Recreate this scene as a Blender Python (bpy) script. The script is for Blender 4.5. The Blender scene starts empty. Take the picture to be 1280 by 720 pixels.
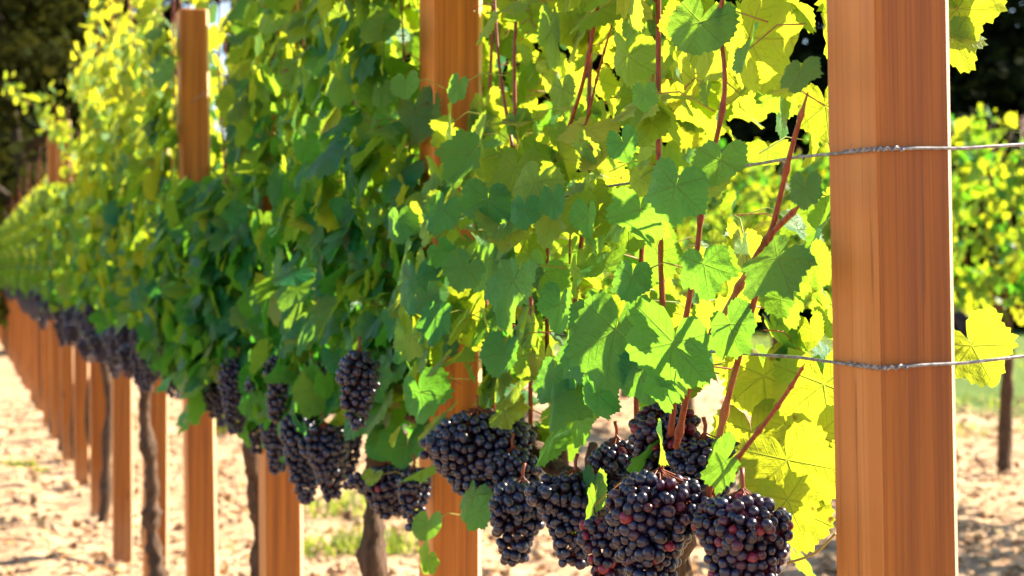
import bpy, math, random
import numpy as np
from mathutils import Vector, noise as mnoise

SC = bpy.context.scene
COL = SC.collection
RNG = np.random.default_rng(7)
random.seed(7)

# ------------------------------------------------------------------ frame of the vine row
F = 2000.0 / 1280.0            # focal length in image widths
HC = 1.64                      # camera height
D = np.array([-0.327, 0.945, 0.0]); D /= np.linalg.norm(D)       # along the row, away from us
B = np.array([0.945, 0.327, 0.0]); B /= np.linalg.norm(B)        # across the row, to its sunny side
UP = np.array([0.0, 0.0, 1.0])
R0 = np.array([0.3775, 1.573, 0.0])                              # foot of the first post
STEP = 1.575                                                     # post spacing
ROWA = math.atan2(D[1], D[0])

def row(s, t=0.0, h=0.0):
    return R0 + D * s + B * t + UP * h

def at(px, py, t):
    """a point of the row's vertical plane (offset t) lying in the direction px, py of the photograph"""
    a = (px - 640) / 2000.0
    z = (0.871 + t) / (a * B[0] + B[1])
    return np.array([a * z, z, HC - (py - 332) / 2000.0 * z])

def proj(p):
    p = np.asarray(p)
    return 640 + 2000 * p[..., 0] / p[..., 1], 332 - 2000 * (p[..., 2] - HC) / p[..., 1]

# ------------------------------------------------------------------ object helpers
def tag(o, label=None, cat=None, group=None, kind=None):
    if label: o['label'] = label
    if cat: o['category'] = cat
    if group: o['group'] = group
    if kind: o['kind'] = kind
    return o

def empty(name, loc, label, cat, group=None, rz=0.0):
    o = bpy.data.objects.new(name, None); COL.objects.link(o)
    o.empty_display_size = 0.1
    o.location = Vector([float(v) for v in loc]); o.rotation_euler = (0, 0, rz)
    return tag(o, label, cat, group)

def link(name, me, parent=None):
    o = bpy.data.objects.new(name, me); COL.objects.link(o)
    if parent is not None: o.parent = parent
    return o

def copy_tree(o, parent=None):
    c = o.copy(); COL.objects.link(c); c.parent = parent
    for ch in list(o.children): copy_tree(ch, c)
    return c

def join_arrays(a, m):
    """leaf arrays plus the tubes of MB m as one mesh (second material)"""
    v, f, uv, rn = a
    if not m.n: return v, f, uv, rn, None
    mv = np.concatenate(m.v); off = len(v)
    nf = sum(len(x) for x in f); ff = list(f)
    if m.f4: ff.append(np.concatenate(m.f4) + off)
    if m.f3: ff.append(np.concatenate(m.f3) + off)
    mi = np.zeros(sum(len(x) for x in ff), np.int32); mi[nf:] = 1
    z = np.zeros((len(mv), 2))
    return np.concatenate([v, mv]), ff, np.concatenate([uv, z]), np.concatenate([rn, z]), mi

def np_mesh(name, verts, faces, mat, uvs=None, smooth=True, rnd=None, mi=None, mat2=None):
    """verts (N,3); faces: list of (M,k) int arrays; uvs (N,2) per vertex; rnd (N,2) per vertex"""
    me = bpy.data.meshes.new(name)
    loops = np.concatenate([f.reshape(-1) for f in faces]).astype(np.int32)
    sizes = np.concatenate([np.full(len(f), f.shape[1], np.int32) for f in faces])
    starts = np.concatenate([[0], np.cumsum(sizes)[:-1]]).astype(np.int32)
    me.vertices.add(len(verts)); me.vertices.foreach_set('co', np.ascontiguousarray(verts, np.float32).reshape(-1))
    me.loops.add(len(loops)); me.loops.foreach_set('vertex_index', loops)
    me.polygons.add(len(sizes)); me.polygons.foreach_set('loop_start', starts); me.polygons.foreach_set('loop_total', sizes)
    if smooth: me.polygons.foreach_set('use_smooth', np.ones(len(sizes), bool))
    me.update(calc_edges=True)
    for nm, arr in (('leafuv', uvs), ('rnd', rnd)):
        if arr is not None:
            l = me.uv_layers.new(name=nm)
            l.data.foreach_set('uv', np.ascontiguousarray(arr[loops], np.float32).reshape(-1))
    me.materials.append(mat)
    if mi is not None:
        me.materials.append(mat2); me.polygons.foreach_set('material_index', mi)
    return me

class MB:
    """collects tubes and quads into one mesh"""
    def __init__(s): s.v = []; s.f4 = []; s.f3 = []; s.n = 0
    def add(s, v, f4=None, f3=None):
        if f4 is not None and len(f4): s.f4.append(np.asarray(f4) + s.n)
        if f3 is not None and len(f3): s.f3.append(np.asarray(f3) + s.n)
        s.v.append(np.asarray(v, float)); s.n += len(v)
    def tube(s, pts, rad, sides=8, rough=0.0, cap=True):
        pts = np.asarray(pts, float); n = len(pts)
        rad = np.full(n, rad, float) if np.isscalar(rad) else np.asarray(rad, float)
        tan = np.gradient(pts, axis=0); tan /= np.linalg.norm(tan, axis=1)[:, None] + 1e-9
        ref = np.array([1.0, 0.13, 0.07]) if abs(tan[0][2]) > 0.6 else np.array([0.03, 0.06, 1.0])
        a = np.arange(sides) / sides * 2 * math.pi
        V = []
        u = np.cross(tan[0], ref); u /= np.linalg.norm(u)
        for i in range(n):
            u = u - tan[i] * np.dot(u, tan[i]); u /= np.linalg.norm(u) + 1e-9
            w = np.cross(tan[i], u)
            rr = rad[i] * (1 + rough * RNG.normal(size=sides)) if rough else rad[i] * np.ones(sides)
            V.append(pts[i] + (np.cos(a) * rr)[:, None] * u + (np.sin(a) * rr)[:, None] * w)
        V = np.concatenate(V)
        i, j = np.meshgrid(np.arange(n - 1), np.arange(sides), indexing='ij')
        i = i.ravel(); j = j.ravel(); k = (j + 1) % sides
        f4 = np.stack([i * sides + j, i * sides + k, (i + 1) * sides + k, (i + 1) * sides + j], 1)
        f3 = None
        if cap:
            V = np.concatenate([V, pts[:1], pts[-1:]])
            jj = np.arange(sides); kk = (jj + 1) % sides
            f3 = np.concatenate([np.stack([kk, jj, np.full(sides, n * sides)], 1),
                                 np.stack([(n - 1) * sides + jj, (n - 1) * sides + kk, np.full(sides, n * sides + 1)], 1)])
        s.add(V, f4, f3)
    def mesh(s, name, mat, smooth=True, origin=None):
        v = np.concatenate(s.v)
        if origin is not None: v = v - np.asarray(origin)
        fs = []
        if s.f4: fs.append(np.concatenate(s.f4))
        if s.f3: fs.append(np.concatenate(s.f3))
        return np_mesh(name, v, fs, mat, smooth=smooth)
    def build(s, name, mat, parent=None, smooth=True, origin=None):
        return link(name, s.mesh(name, mat, smooth, origin), parent)

def spline(pts, n=24):
    """Catmull-Rom through the points"""
    p = np.asarray(pts, float)
    p = np.concatenate([[2 * p[0] - p[1]], p, [2 * p[-1] - p[-2]]])
    out = []
    m = len(p) - 3
    for q in np.linspace(0, m - 1e-6, n):
        i = int(q); t = q - i
        a, b, c, d = p[i:i + 4]
        out.append(0.5 * ((2 * b) + (-a + c) * t + (2 * a - 5 * b + 4 * c - d) * t * t + (-a + 3 * b - 3 * c + d) * t ** 3))
    return np.array(out)

# ------------------------------------------------------------------ materials
class NT:
    def __init__(s, name):
        s.m = bpy.data.materials.new(name); s.m.use_nodes = True
        s.t = s.m.node_tree; s.t.nodes.clear()
        s.out = s.t.nodes.new('ShaderNodeOutputMaterial')
    def n(s, kind, **kw):
        x = s.t.nodes.new('ShaderNode' + kind)
        for k, v in kw.items(): setattr(x, k, v)
        return x
    def l(s, a, b): s.t.links.new(a, b)
    def setv(s, sock, v):
        if hasattr(v, 'is_output') or hasattr(v, 'links'): s.l(v, sock)
        elif isinstance(v, (tuple, list)) and len(v) == 3 and sock.type == 'RGBA': sock.default_value = (*v, 1)
        else: sock.default_value = v
    def math(s, op, a, b=None, c=None, clamp=False):
        x = s.n('Math', operation=op); x.use_clamp = clamp
        s.setv(x.inputs[0], a)
        if b is not None: s.setv(x.inputs[1], b)
        if c is not None: s.setv(x.inputs[2], c)
        return x.outputs[0]
    def mix(s, f, a, b, blend='MIX'):
        x = s.n('Mix', data_type='RGBA', blend_type=blend)
        s.setv(x.inputs[0], f); s.setv(x.inputs[6], a); s.setv(x.inputs[7], b)
        return x.outputs[2]
    def noise(s, vec, scale, detail=3, rough=0.5, dist=0.0):
        x = s.n('TexNoise'); x.inputs['Scale'].default_value = scale; x.inputs['Detail'].default_value = detail
        x.inputs['Roughness'].default_value = rough; x.inputs['Distortion'].default_value = dist
        if vec is not None: s.l(vec, x.inputs['Vector'])
        return x.outputs['Fac']
    def ramp(s, fac, stops):
        x = s.n('ValToRGB'); e = x.color_ramp.elements
        while len(e) < len(stops): e.new(0.5)
        for el, (p, c) in zip(e, stops):
            el.position = p; el.color = (*c, 1) if len(c) == 3 else c
        s.setv(x.inputs[0], fac); return x.outputs[0]
    def maprange(s, v, a, b, c=0.0, d=1.0):
        x = s.n('MapRange'); s.setv(x.inputs[0], v)
        for i, q in enumerate((a, b, c, d)): x.inputs[i + 1].default_value = q
        return x.outputs[0]
    def mapping(s, vec, sc=(1, 1, 1), rot=(0, 0, 0)):
        x = s.n('Mapping'); s.l(vec, x.inputs[0]); x.inputs['Scale'].default_value = sc
        x.inputs['Rotation'].default_value = rot; return x.outputs[0]
    def bump(s, h, strength, dist=0.01):
        x = s.n('Bump'); s.l(h, x.inputs['Height']); x.inputs['Strength'].default_value = strength
        x.inputs['Distance'].default_value = dist; return x.outputs[0]
    def bsdf(s, col, rough=0.6, normal=None, spec=0.4, **kw):
        x = s.n('BsdfPrincipled'); s.setv(x.inputs['Base Color'], col); s.setv(x.inputs['Roughness'], rough)
        x.inputs['Specular IOR Level'].default_value = spec
        if normal is not None: s.l(normal, x.inputs['Normal'])
        for k, v in kw.items(): s.setv(x.inputs[k], v)
        return x
    def done(s, sh): s.l(sh, s.out.inputs[0]); return s.m

def leaf_material(name, base_dark, base_light, trans_a, trans_b, old, tmix=0.5, rough=0.42, veins=True, spec=0.16):
    w = NT(name)
    uv = w.n('UVMap', uv_map='leafuv').outputs[0]
    rn = w.n('UVMap', uv_map='rnd').outputs[0]
    s1 = w.n('SeparateXYZ'); w.l(uv, s1.inputs[0]); s2 = w.n('SeparateXYZ'); w.l(rn, s2.inputs[0])
    x = w.math('ABSOLUTE', s1.outputs[0]); y = s1.outputs[1]
    r1, r2 = s2.outputs[0], s2.outputs[1]
    col = w.mix(r1, base_dark, base_light)
    tr = w.mix(r2, trans_a, trans_b)
    oldf = w.maprange(r1, 0.955, 1.0)
    col = w.mix(oldf, col, old)
    nrm = None
    geo = w.n('NewGeometry')
    if veins:
        vs = None
        for a in (0.0, 58.0, 122.0):
            ar = math.radians(a); ca, sa = math.cos(ar), math.sin(ar)
            perp = w.math('ABSOLUTE', w.math('SUBTRACT', w.math('MULTIPLY', x, ca), w.math('MULTIPLY', y, sa)))
            along = w.math('ADD', w.math('MULTIPLY', x, sa), w.math('MULTIPLY', y, ca))
            wd = w.math('MAXIMUM', w.math('MULTIPLY_ADD', along, -0.020, 0.026), 0.006)
            line = w.math('SUBTRACT', 1.0, w.math('DIVIDE', perp, wd), clamp=True)
            line = w.math('MULTIPLY', line, w.math('GREATER_THAN', along, 0.0))
            # side veins leaving each main vein
            sv = w.math('MULTIPLY_ADD', perp, -0.75, along)
            fr = w.math('PINGPONG', sv, 0.075)
            l2 = w.math('SUBTRACT', 1.0, w.math('DIVIDE', fr, 0.011), clamp=True)
            l2 = w.math('MULTIPLY', l2, w.math('LESS_THAN', perp, 0.24))
            l2 = w.math('MULTIPLY', l2, w.math('GREATER_THAN', along, 0.05))
            line = w.math('MAXIMUM', line, w.math('MULTIPLY', l2, 0.38))
            vs = line if vs is None else w.math('MAXIMUM', vs, line)
        col = w.mix(w.math('MULTIPLY', vs, 0.45), col, (0.16, 0.24, 0.07))
        tr = w.mix(w.math('MULTIPLY', vs, 0.45), tr, (0.22, 0.30, 0.05))
        tc = w.n('TexCoord').outputs['Object']
        nz = w.noise(tc, 90, 3, 0.6)
        hgt = w.math('ADD', w.math('MULTIPLY', vs, -0.9), w.math('ADD', nz, w.math('MULTIPLY', w.noise(tc, 34, 2, 0.5), 1.6)))
        nrm = w.bump(hgt, 0.6, 0.004)
        col = w.mix(w.maprange(w.noise(tc, 25, 4, 0.6), 0.35, 0.7), w.mix(1.0, col, (0.8, 0.84, 0.8), 'MULTIPLY'), col)
        blot = w.maprange(w.noise(tc, 38, 2, 0.5), 0.68, 0.74)
        blot = w.math('MULTIPLY', blot, w.math('GREATER_THAN', r2, 0.6))
        col = w.mix(blot, col, (0.14, 0.08, 0.03)); tr = w.mix(blot, tr, (0.2, 0.1, 0.02))
    # the underside of a vine leaf is paler and duller
    under = geo.outputs['Backfacing']
    col = w.mix(w.math('MULTIPLY', under, 0.6 if spec > 0.1 else 0.0), col, (0.03, 0.12, 0.03))
    p = w.bsdf(col, w.math('MULTIPLY_ADD', r2, 0.15, rough), nrm, spec)
    t = w.n('BsdfTranslucent'); w.setv(t.inputs[0], tr)
    if nrm is not None: w.l(nrm, t.inputs['Normal'])
    mx = w.n('MixShader'); mx.inputs[0].default_value = tmix
    w.l(p.outputs[0], mx.inputs[1]); w.l(t.outputs[0], mx.inputs[2])
    return w.done(mx.outputs[0])

M = {}
M['leaf'] = leaf_material('vine_leaf', (0.003, 0.120, 0.060), (0.014, 0.130, 0.016), (0.09, 0.38, 0.020), (0.68, 0.72, 0.025), (0.22, 0.20, 0.03), 0.44, 0.40)
M['leaf_far'] = leaf_material('vine_leaf_distant', (0.003, 0.120, 0.056), (0.014, 0.130, 0.014), (0.09, 0.40, 0.015), (0.74, 0.72, 0.02), (0.22, 0.20, 0.03), 0.42, 0.45, veins=False)
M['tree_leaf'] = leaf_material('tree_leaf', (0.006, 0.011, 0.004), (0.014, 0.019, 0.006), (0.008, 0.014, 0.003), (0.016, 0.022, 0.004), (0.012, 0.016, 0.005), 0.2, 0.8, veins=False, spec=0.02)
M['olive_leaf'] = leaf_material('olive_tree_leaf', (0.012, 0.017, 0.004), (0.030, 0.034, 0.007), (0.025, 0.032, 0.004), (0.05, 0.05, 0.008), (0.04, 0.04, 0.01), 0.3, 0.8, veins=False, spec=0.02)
M['grass'] = leaf_material('grass_blade', (0.05, 0.12, 0.02), (0.12, 0.18, 0.03), (0.30, 0.42, 0.03), (0.5, 0.5, 0.08), (0.30, 0.24, 0.08), 0.45, 0.5, veins=False)

def wood_material():
    w = NT('redwood_post')
    tc = w.n('TexCoord').outputs['Object']
    oi = w.n('ObjectInfo')
    add = w.n('VectorMath', operation='ADD'); w.l(tc, add.inputs[0])
    comb = w.n('CombineXYZ'); r7 = w.math('MULTIPLY', oi.outputs['Random'], 7.0)
    w.l(r7, comb.inputs[0]); w.l(r7, comb.inputs[2]); w.l(comb.outputs[0], add.inputs[1])
    v = add.outputs[0]
    warp = w.noise(w.mapping(v, (3, 3, 0.8)), 1.0, 2)
    g = w.noise(w.mapping(v, (34, 34, 0.55)), 1.0, 3, 0.55, 0.35)
    fine = w.noise(w.mapping(v, (260, 260, 5.0)), 1.0, 3, 0.6)
    bands = w.n('TexWave', wave_type='BANDS', bands_direction='DIAGONAL', wave_profile='SIN')
    bands.inputs['Scale'].default_value = 18.0; bands.inputs['Distortion'].default_value = 5.0
    bands.inputs['Detail'].default_value = 2.0; bands.inputs['Detail Scale'].default_value = 0.6
    w.l(w.mapping(v, (1.0, 1.0, 0.045)), bands.inputs['Vector'])
    f = w.math('ADD', w.math('MULTIPLY', g, 0.66), w.math('MULTIPLY', bands.outputs['Fac'], 0.10))
    f = w.math('ADD', f, w.math('MULTIPLY', fine, 0.22))
    f = w.math('ADD', f, w.math('MULTIPLY', w.math('SUBTRACT', warp, 0.5), 0.35))
    col = w.ramp(f, [(0.22, (0.16, 0.038, 0.003)), (0.5, (0.35, 0.106, 0.008)), (0.82, (0.54, 0.20, 0.022))])
    lines = w.noise(w.mapping(v, (85, 85, 0.5)), 1.0, 2, 0.5)
    col = w.mix(w.math('MULTIPLY', w.maprange(lines, 0.50, 0.66), 0.32), col, (0.20, 0.050, 0.010))
    hair = w.noise(w.mapping(v, (330, 330, 2.2)), 1.0, 2, 0.5)
    col = w.mix(w.math('MULTIPLY', w.maprange(hair, 0.50, 0.62), 0.38), col, (0.15, 0.040, 0.008))
    # brighter light painted into the two row-side faces: paler, with a quieter figure
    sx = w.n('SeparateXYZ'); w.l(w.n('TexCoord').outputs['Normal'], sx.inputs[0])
    sap = w.math('GREATER_THAN', w.math('ABSOLUTE', sx.outputs[1]), 0.8)  # sap: mask of the row-side faces that take the painted light
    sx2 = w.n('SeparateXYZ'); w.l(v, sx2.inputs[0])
    litcol = w.ramp(w.noise(w.mapping(v, (26, 26, 0.4)), 1.0, 3, 0.5, 0.6), [(0.35, (0.50, 0.185, 0.036)), (0.5, (0.55, 0.215, 0.048)), (0.62, (0.59, 0.24, 0.058))])
    col = w.mix(w.math('MULTIPLY', sap, 0.85), col, litcol)
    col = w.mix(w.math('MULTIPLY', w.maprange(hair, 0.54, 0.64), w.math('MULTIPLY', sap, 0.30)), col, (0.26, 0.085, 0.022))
    # small knots and dark checks
    vo = w.n('TexVoronoi', feature='F1'); vo.inputs['Scale'].default_value = 1.0
    w.l(w.mapping(v, (9, 9, 2.6)), vo.inputs['Vector'])
    knot = w.maprange(vo.outputs['Distance'], 0.05, 0.13, 1.0, 0.0)
    col = w.mix(w.math('MULTIPLY', knot, 0.75), col, (0.10, 0.03, 0.012))
    chk = w.noise(w.mapping(v, (150, 150, 2.5)), 1.0, 2)
    chk = w.maprange(chk, 0.66, 0.72)
    col = w.mix(w.math('MULTIPLY', chk, 0.55), col, (0.10, 0.035, 0.015))
    # grey weathering and dust near the foot
    sep = w.n('SeparateXYZ'); w.l(tc, sep.inputs[0])
    dust = w.maprange(sep.outputs[2], 0.0, 0.35, 0.55, 0.0)
    dust = w.math('MULTIPLY', dust, w.noise(v, 14, 4))
    col = w.mix(dust, col, (0.42, 0.29, 0.18))
    # sunlit rim painted as a pale colour on the sunny-side corners
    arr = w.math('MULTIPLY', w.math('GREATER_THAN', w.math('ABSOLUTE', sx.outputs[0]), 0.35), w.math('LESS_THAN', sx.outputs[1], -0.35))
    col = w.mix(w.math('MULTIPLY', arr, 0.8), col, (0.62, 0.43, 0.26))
    tone = w.math('MULTIPLY_ADD', oi.outputs['Random'], 0.25, 0.86)
    tc2 = w.n('CombineXYZ'); [w.l(tone, tc2.inputs[i]) for i in range(3)]
    col = w.mix(1.0, col, tc2.outputs[0], 'MULTIPLY')
    nb = w.bump(w.math('ADD', w.math('MULTIPLY', fine, 0.6), w.math('MULTIPLY', chk, -0.8)), 0.35, 0.002)
    return w.done(w.bsdf(col, w.math('MULTIPLY_ADD', f, 0.2, 0.5), nb, 0.35).outputs[0])
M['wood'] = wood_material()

def bark_material(name, a, b, sc=30):
    w = NT(name)
    tc = w.n('TexCoord').outputs['Object']
    n1 = w.noise(w.mapping(tc, (1, 1, 0.18)), sc * 3, 5, 0.65)
    n2 = w.noise(tc, sc * 0.4, 3)
    f = w.math('ADD', w.math('MULTIPLY', n1, 0.7), w.math('MULTIPLY', n2, 0.3))
    col = w.ramp(f, [(0.32, a), (0.68, b)])
    return w.done(w.bsdf(col, 0.85, w.bump(f, 1.0, 0.012), 0.2).outputs[0])
M['bark'] = bark_material('vine_bark', (0.025, 0.013, 0.008), (0.13, 0.078, 0.048))
M['treebark'] = bark_material('tree_bark', (0.02, 0.015, 0.01), (0.06, 0.045, 0.03), 6)

def cane_material():
    w = NT('vine_cane')
    tc = w.n('TexCoord').outputs['Object']
    f = w.noise(w.mapping(tc, (1, 1, 0.15)), 260, 4, 0.6)
    g = w.noise(tc, 9, 2)
    col = w.ramp(f, [(0.3, (0.10, 0.014, 0.005)), (0.7, (0.27, 0.055, 0.014))])
    col = w.mix(w.maprange(g, 0.6, 0.8), col, (0.34, 0.20, 0.07))
    return w.done(w.bsdf(col, 0.5, w.bump(f, 0.4, 0.002), 0.4).outputs[0])
M['cane'] = cane_material()
w = NT('petiole'); tcx = w.n('TexCoord').outputs['Object']
pc = w.ramp(w.noise(tcx, 12, 2), [(0.38, (0.30, 0.07, 0.03)), (0.6, (0.26, 0.30, 0.05))])
M['petiole'] = w.done(w.bsdf(pc, 0.5, None, 0.4).outputs[0])

def berry_material():
    w = NT('grape_skin')
    rn = w.n('UVMap', uv_map='rnd').outputs[0]
    s2 = w.n('SeparateXYZ'); w.l(rn, s2.inputs[0]); r1, r2 = s2.outputs[0], s2.outputs[1]
    col = w.ramp(r1, [(0.0, (0.005, 0.006, 0.022)), (0.6, (0.010, 0.006, 0.020)), (0.84, (0.04, 0.007, 0.018)), (1.0, (0.20, 0.010, 0.025))])
    tc = w.n('TexCoord').outputs['Object']
    bl = w.maprange(w.noise(tc, 130, 3, 0.6), 0.36, 0.66)
    lw = w.n('LayerWeight'); lw.inputs[0].default_value = 0.35
    bl = w.math('MULTIPLY', bl, w.math('MULTIPLY_ADD', r2, 0.26, 0.0))
    col = w.mix(bl, col, (0.055, 0.080, 0.25))
    p = w.bsdf(col, w.math('MULTIPLY_ADD', bl, 0.35, 0.28), w.bump(bl, 0.15, 0.001), 0.5)
    p.inputs['Coat Weight'].default_value = 0.15
    t = w.n('BsdfTranslucent'); w.setv(t.inputs[0], w.mix(r1, (0.06, 0.01, 0.06), (0.6, 0.02, 0.05)))
    mx = w.n('MixShader'); w.setv(mx.inputs[0], w.math('MULTIPLY_ADD', r1, 0.25, 0.03))
    w.l(p.outputs[0], mx.inputs[1]); w.l(t.outputs[0], mx.inputs[2])
    return w.done(mx.outputs[0])
M['berry'] = berry_material()

w = NT('galvanised_wire'); tcx = w.n('TexCoord').outputs['Object']
fz = w.noise(tcx, 160, 3)
M['wire'] = w.done(w.bsdf(w.ramp(fz, [(0.35, (0.13, 0.12, 0.12)), (0.65, (0.30, 0.30, 0.32))]), 0.45, None, 0.5, Metallic=0.55).outputs[0])

def ground_material():
    w = NT('dry_vineyard_soil')
    pos = w.n('NewGeometry').outputs['Position']
    n1 = w.noise(pos, 1.1, 5, 0.6); n2 = w.noise(pos, 9, 5, 0.65); n3 = w.noise(pos, 60, 4, 0.7)
    f = w.math('ADD', w.math('MULTIPLY', n1, 0.4), w.math('MULTIPLY', n2, 0.35))
    f = w.math('ADD', f, w.math('MULTIPLY', n3, 0.25))
    col = w.ramp(f, [(0.36, (0.27, 0.145, 0.080)), (0.5, (0.47, 0.30, 0.18)), (0.64, (0.60, 0.44, 0.29))])
    straw = w.noise(w.mapping(pos, (40, 7, 10), (0, 0, 0.7)), 1.0, 3)
    col = w.mix(w.math('MULTIPLY', w.maprange(straw, 0.58, 0.66), 0.6), col, (0.55, 0.43, 0.26))
    debris = w.maprange(w.noise(pos, 22, 4, 0.7), 0.60, 0.66)
    col = w.mix(w.math('MULTIPLY', debris, 0.7), col, (0.12, 0.06, 0.03))
    # beyond the second row the soil turns into mown grass
    sp = w.n('SeparateXYZ'); w.l(pos, sp.inputs[0])
    across = w.math('ADD', w.math('MULTIPLY', sp.outputs[0], float(B[0])), w.math('MULTIPLY', sp.outputs[1], float(B[1])))
    edge = w.math('ADD', across, w.math('MULTIPLY', w.math('SUBTRACT', w.noise(pos, 0.7, 4), 0.5), 3.0))
    gf = w.maprange(edge, 10.2, 11.4)
    gcol = w.ramp(n2, [(0.35, (0.05, 0.10, 0.02)), (0.65, (0.13, 0.19, 0.04))])
    col = w.mix(gf, col, gcol)
    h = w.math('ADD', w.math('MULTIPLY', n2, 0.7), w.math('MULTIPLY', n3, 0.35))
    return w.done(w.bsdf(col, 0.95, w.bump(h, 1.0, 0.045), 0.12).outputs[0])
M['soil'] = ground_material()
w = NT('soil_clod'); tcx = w.n('NewGeometry').outputs['Position']; fz = w.noise(tcx, 30, 4)
M['clod'] = w.done(w.bsdf(w.ramp(fz, [(0.35, (0.26, 0.15, 0.085)), (0.65, (0.50, 0.34, 0.21))]), 0.95, w.bump(fz, 0.8, 0.01), 0.1).outputs[0])
w = NT('dry_leaf'); rn = w.n('UVMap', uv_map='rnd').outputs[0]; s2 = w.n('SeparateXYZ'); w.l(rn, s2.inputs[0])
M['dryleaf'] = w.done(w.bsdf(w.ramp(s2.outputs[0], [(0.0, (0.10, 0.045, 0.02)), (0.6, (0.30, 0.16, 0.06)), (1.0, (0.5, 0.36, 0.16))]), 0.8, None, 0.2).outputs[0])

# ------------------------------------------------------------------ leaves
CTRL = [(0, 1.0), (10, 0.95), (22, 0.83), (33, 0.73), (44, 0.78), (58, 0.90), (70, 0.83), (82, 0.72), (93, 0.66),
        (105, 0.72), (120, 0.76), (136, 0.70), (150, 0.62), (163, 0.50), (173, 0.30), (180, 0.08)]
def leaf_template(nout, inner, teeth, lobes, rs):
    ca = np.array([c[0] for c in CTRL]); cr = np.array([c[1] for c in CTRL])
    mean = 0.80 * np.ones_like(cr); mean[-3:] = cr[-3:]
    cr = mean + (cr - mean) * lobes
    ang = (np.arange(nout) + 0.5) / nout * 360 - 180
    r = np.interp(np.abs(ang), ca, cr)
    r *= 1 + rs.normal(size=nout) * 0.018 + 0.05 * np.sin(np.radians(ang) + rs.uniform(0, 6))
    if teeth:
        r[::2] *= 1 + rs.uniform(0.01, 0.10, len(r[::2])); r[1::2] *= 1 - rs.uniform(0.0, 0.05, len(r[1::2]))
    a = np.radians(ang)
    out = np.stack([np.sin(a) * r, np.cos(a) * r], 1)
    V = [np.zeros((1, 2))]; f3 = []; f4 = []
    if inner:
        for q in inner: V.append(out * q)
    V.append(out)
    rings = len(V) - 1
    j = np.arange(nout - 1)
    f3 = np.stack([np.zeros(nout - 1, int), 1 + j + 1, 1 + j], 1)
    for k in range(rings - 1):
        a0 = 1 + k * nout; b0 = 1 + (k + 1) * nout
        f4.append(np.stack([a0 + j, a0 + j + 1, b0 + j + 1, b0 + j], 1))
    return np.concatenate(V), f3, (np.concatenate(f4) if f4 else None)

rs0 = np.random.default_rng(3)
T_HI = [leaf_template(60, (0.35, 0.7), True, l, rs0) for l in (0.75, 0.45, 1.0, 0.6, 0.3)]
T_MID = [leaf_template(22, (0.55,), True, l, rs0) for l in (0.7, 0.4, 1.0)]
T_LO = [leaf_template(9, (), False, 1.0, rs0)]

def norm(a): return a / (np.linalg.norm(a, axis=-1, keepdims=True) + 1e-9)

def leaves_arrays(P, N, T, S, tmpl, rs, r1=None, r2=None):
    """P positions of the petiole joint, N blade normals, T tip directions, S sizes"""
    n = len(P)
    N = norm(N); T = norm(T - N * np.sum(T * N, 1, keepdims=True)); X = np.cross(T, N)
    which = rs.integers(0, len(tmpl), n)
    if r1 is None: r1 = rs.random(n)
    if r2 is None: r2 = rs.random(n)
    Vs, F3, F4, UV, RN = [], [], [], [], []
    base = 0
    for k, (tv, f3, f4) in enumerate(tmpl):
        idx = np.where(which == k)[0]
        if not len(idx): continue
        m = len(idx); nv = len(tv)
        x = tv[None, :, 0] * (1 + rs.uniform(-.12, .16, (m, 1))); y = tv[None, :, 1] + 0 * x
        c1 = rs.normal(0.0, 0.22, (m, 1)) - 0.12; c2 = rs.normal(-0.10, 0.24, (m, 1))
        r = np.sqrt(x * x + y * y); th = np.arctan2(x, y)
        z = c1 * x * x + c2 * y * np.abs(y) + 0.055 * r * r * np.sin(th * 5 + rs.uniform(0, 6, (m, 1))) \
            + 0.035 * r * r * np.sin(th * 11 + rs.uniform(0, 6, (m, 1))) + 0.10 * np.abs(x)* rs.normal(0.5, 1, (m, 1))
        s = S[idx][:, None]
        v = P[idx][:, None, :] + (X[idx][:, None, :] * (x * s)[..., None] + T[idx][:, None, :] * (y * s)[..., None] + N[idx][:, None, :] * (z * s)[..., None])
        off = base + np.arange(m)[:, None, None] * nv
        Vs.append(v.reshape(-1, 3)); F3.append((f3[None] + off).reshape(-1, 3))
        if f4 is not None: F4.append((f4[None] + off).reshape(-1, 4))
        UV.append(np.tile(tv, (m, 1)))
        RN.append(np.repeat(np.stack([r1[idx], r2[idx]], 1), nv, axis=0))
        base += m * nv
    fs = [np.concatenate(F3)] + ([np.concatenate(F4)] if F4 else [])
    return np.concatenate(Vs), fs, np.concatenate(UV), np.concatenate(RN)

def blades(rs, n, outward, jit=0.45):
    """normals and tip directions of leaves that hang off a wall of shoots; outward (n,) = -1 camera side, +1 sunny side"""
    N = B[None, :] * outward[:, None] + UP * rs.uniform(-0.05, 0.75, (n, 1)) + D * rs.normal(0, 0.35, (n, 1)) + rs.normal(size=(n, 3)) * jit
    T = -UP[None, :] + rs.normal(size=(n, 3)) * 0.38 + B[None, :] * outward[:, None] * 0.25
    return N, T

TOPS = {}
def canopy_top(u):
    return 3.02 + (0.14 if 4 < u <= 6.95 else (-0.42 if u > 6.95 else 0)) + 0.16 * math.sin(u * 2.3 + 1) + 0.16 * math.sin(u * 5.9) + 0.10 * math.sin(u * 13.1 + 2)

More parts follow.
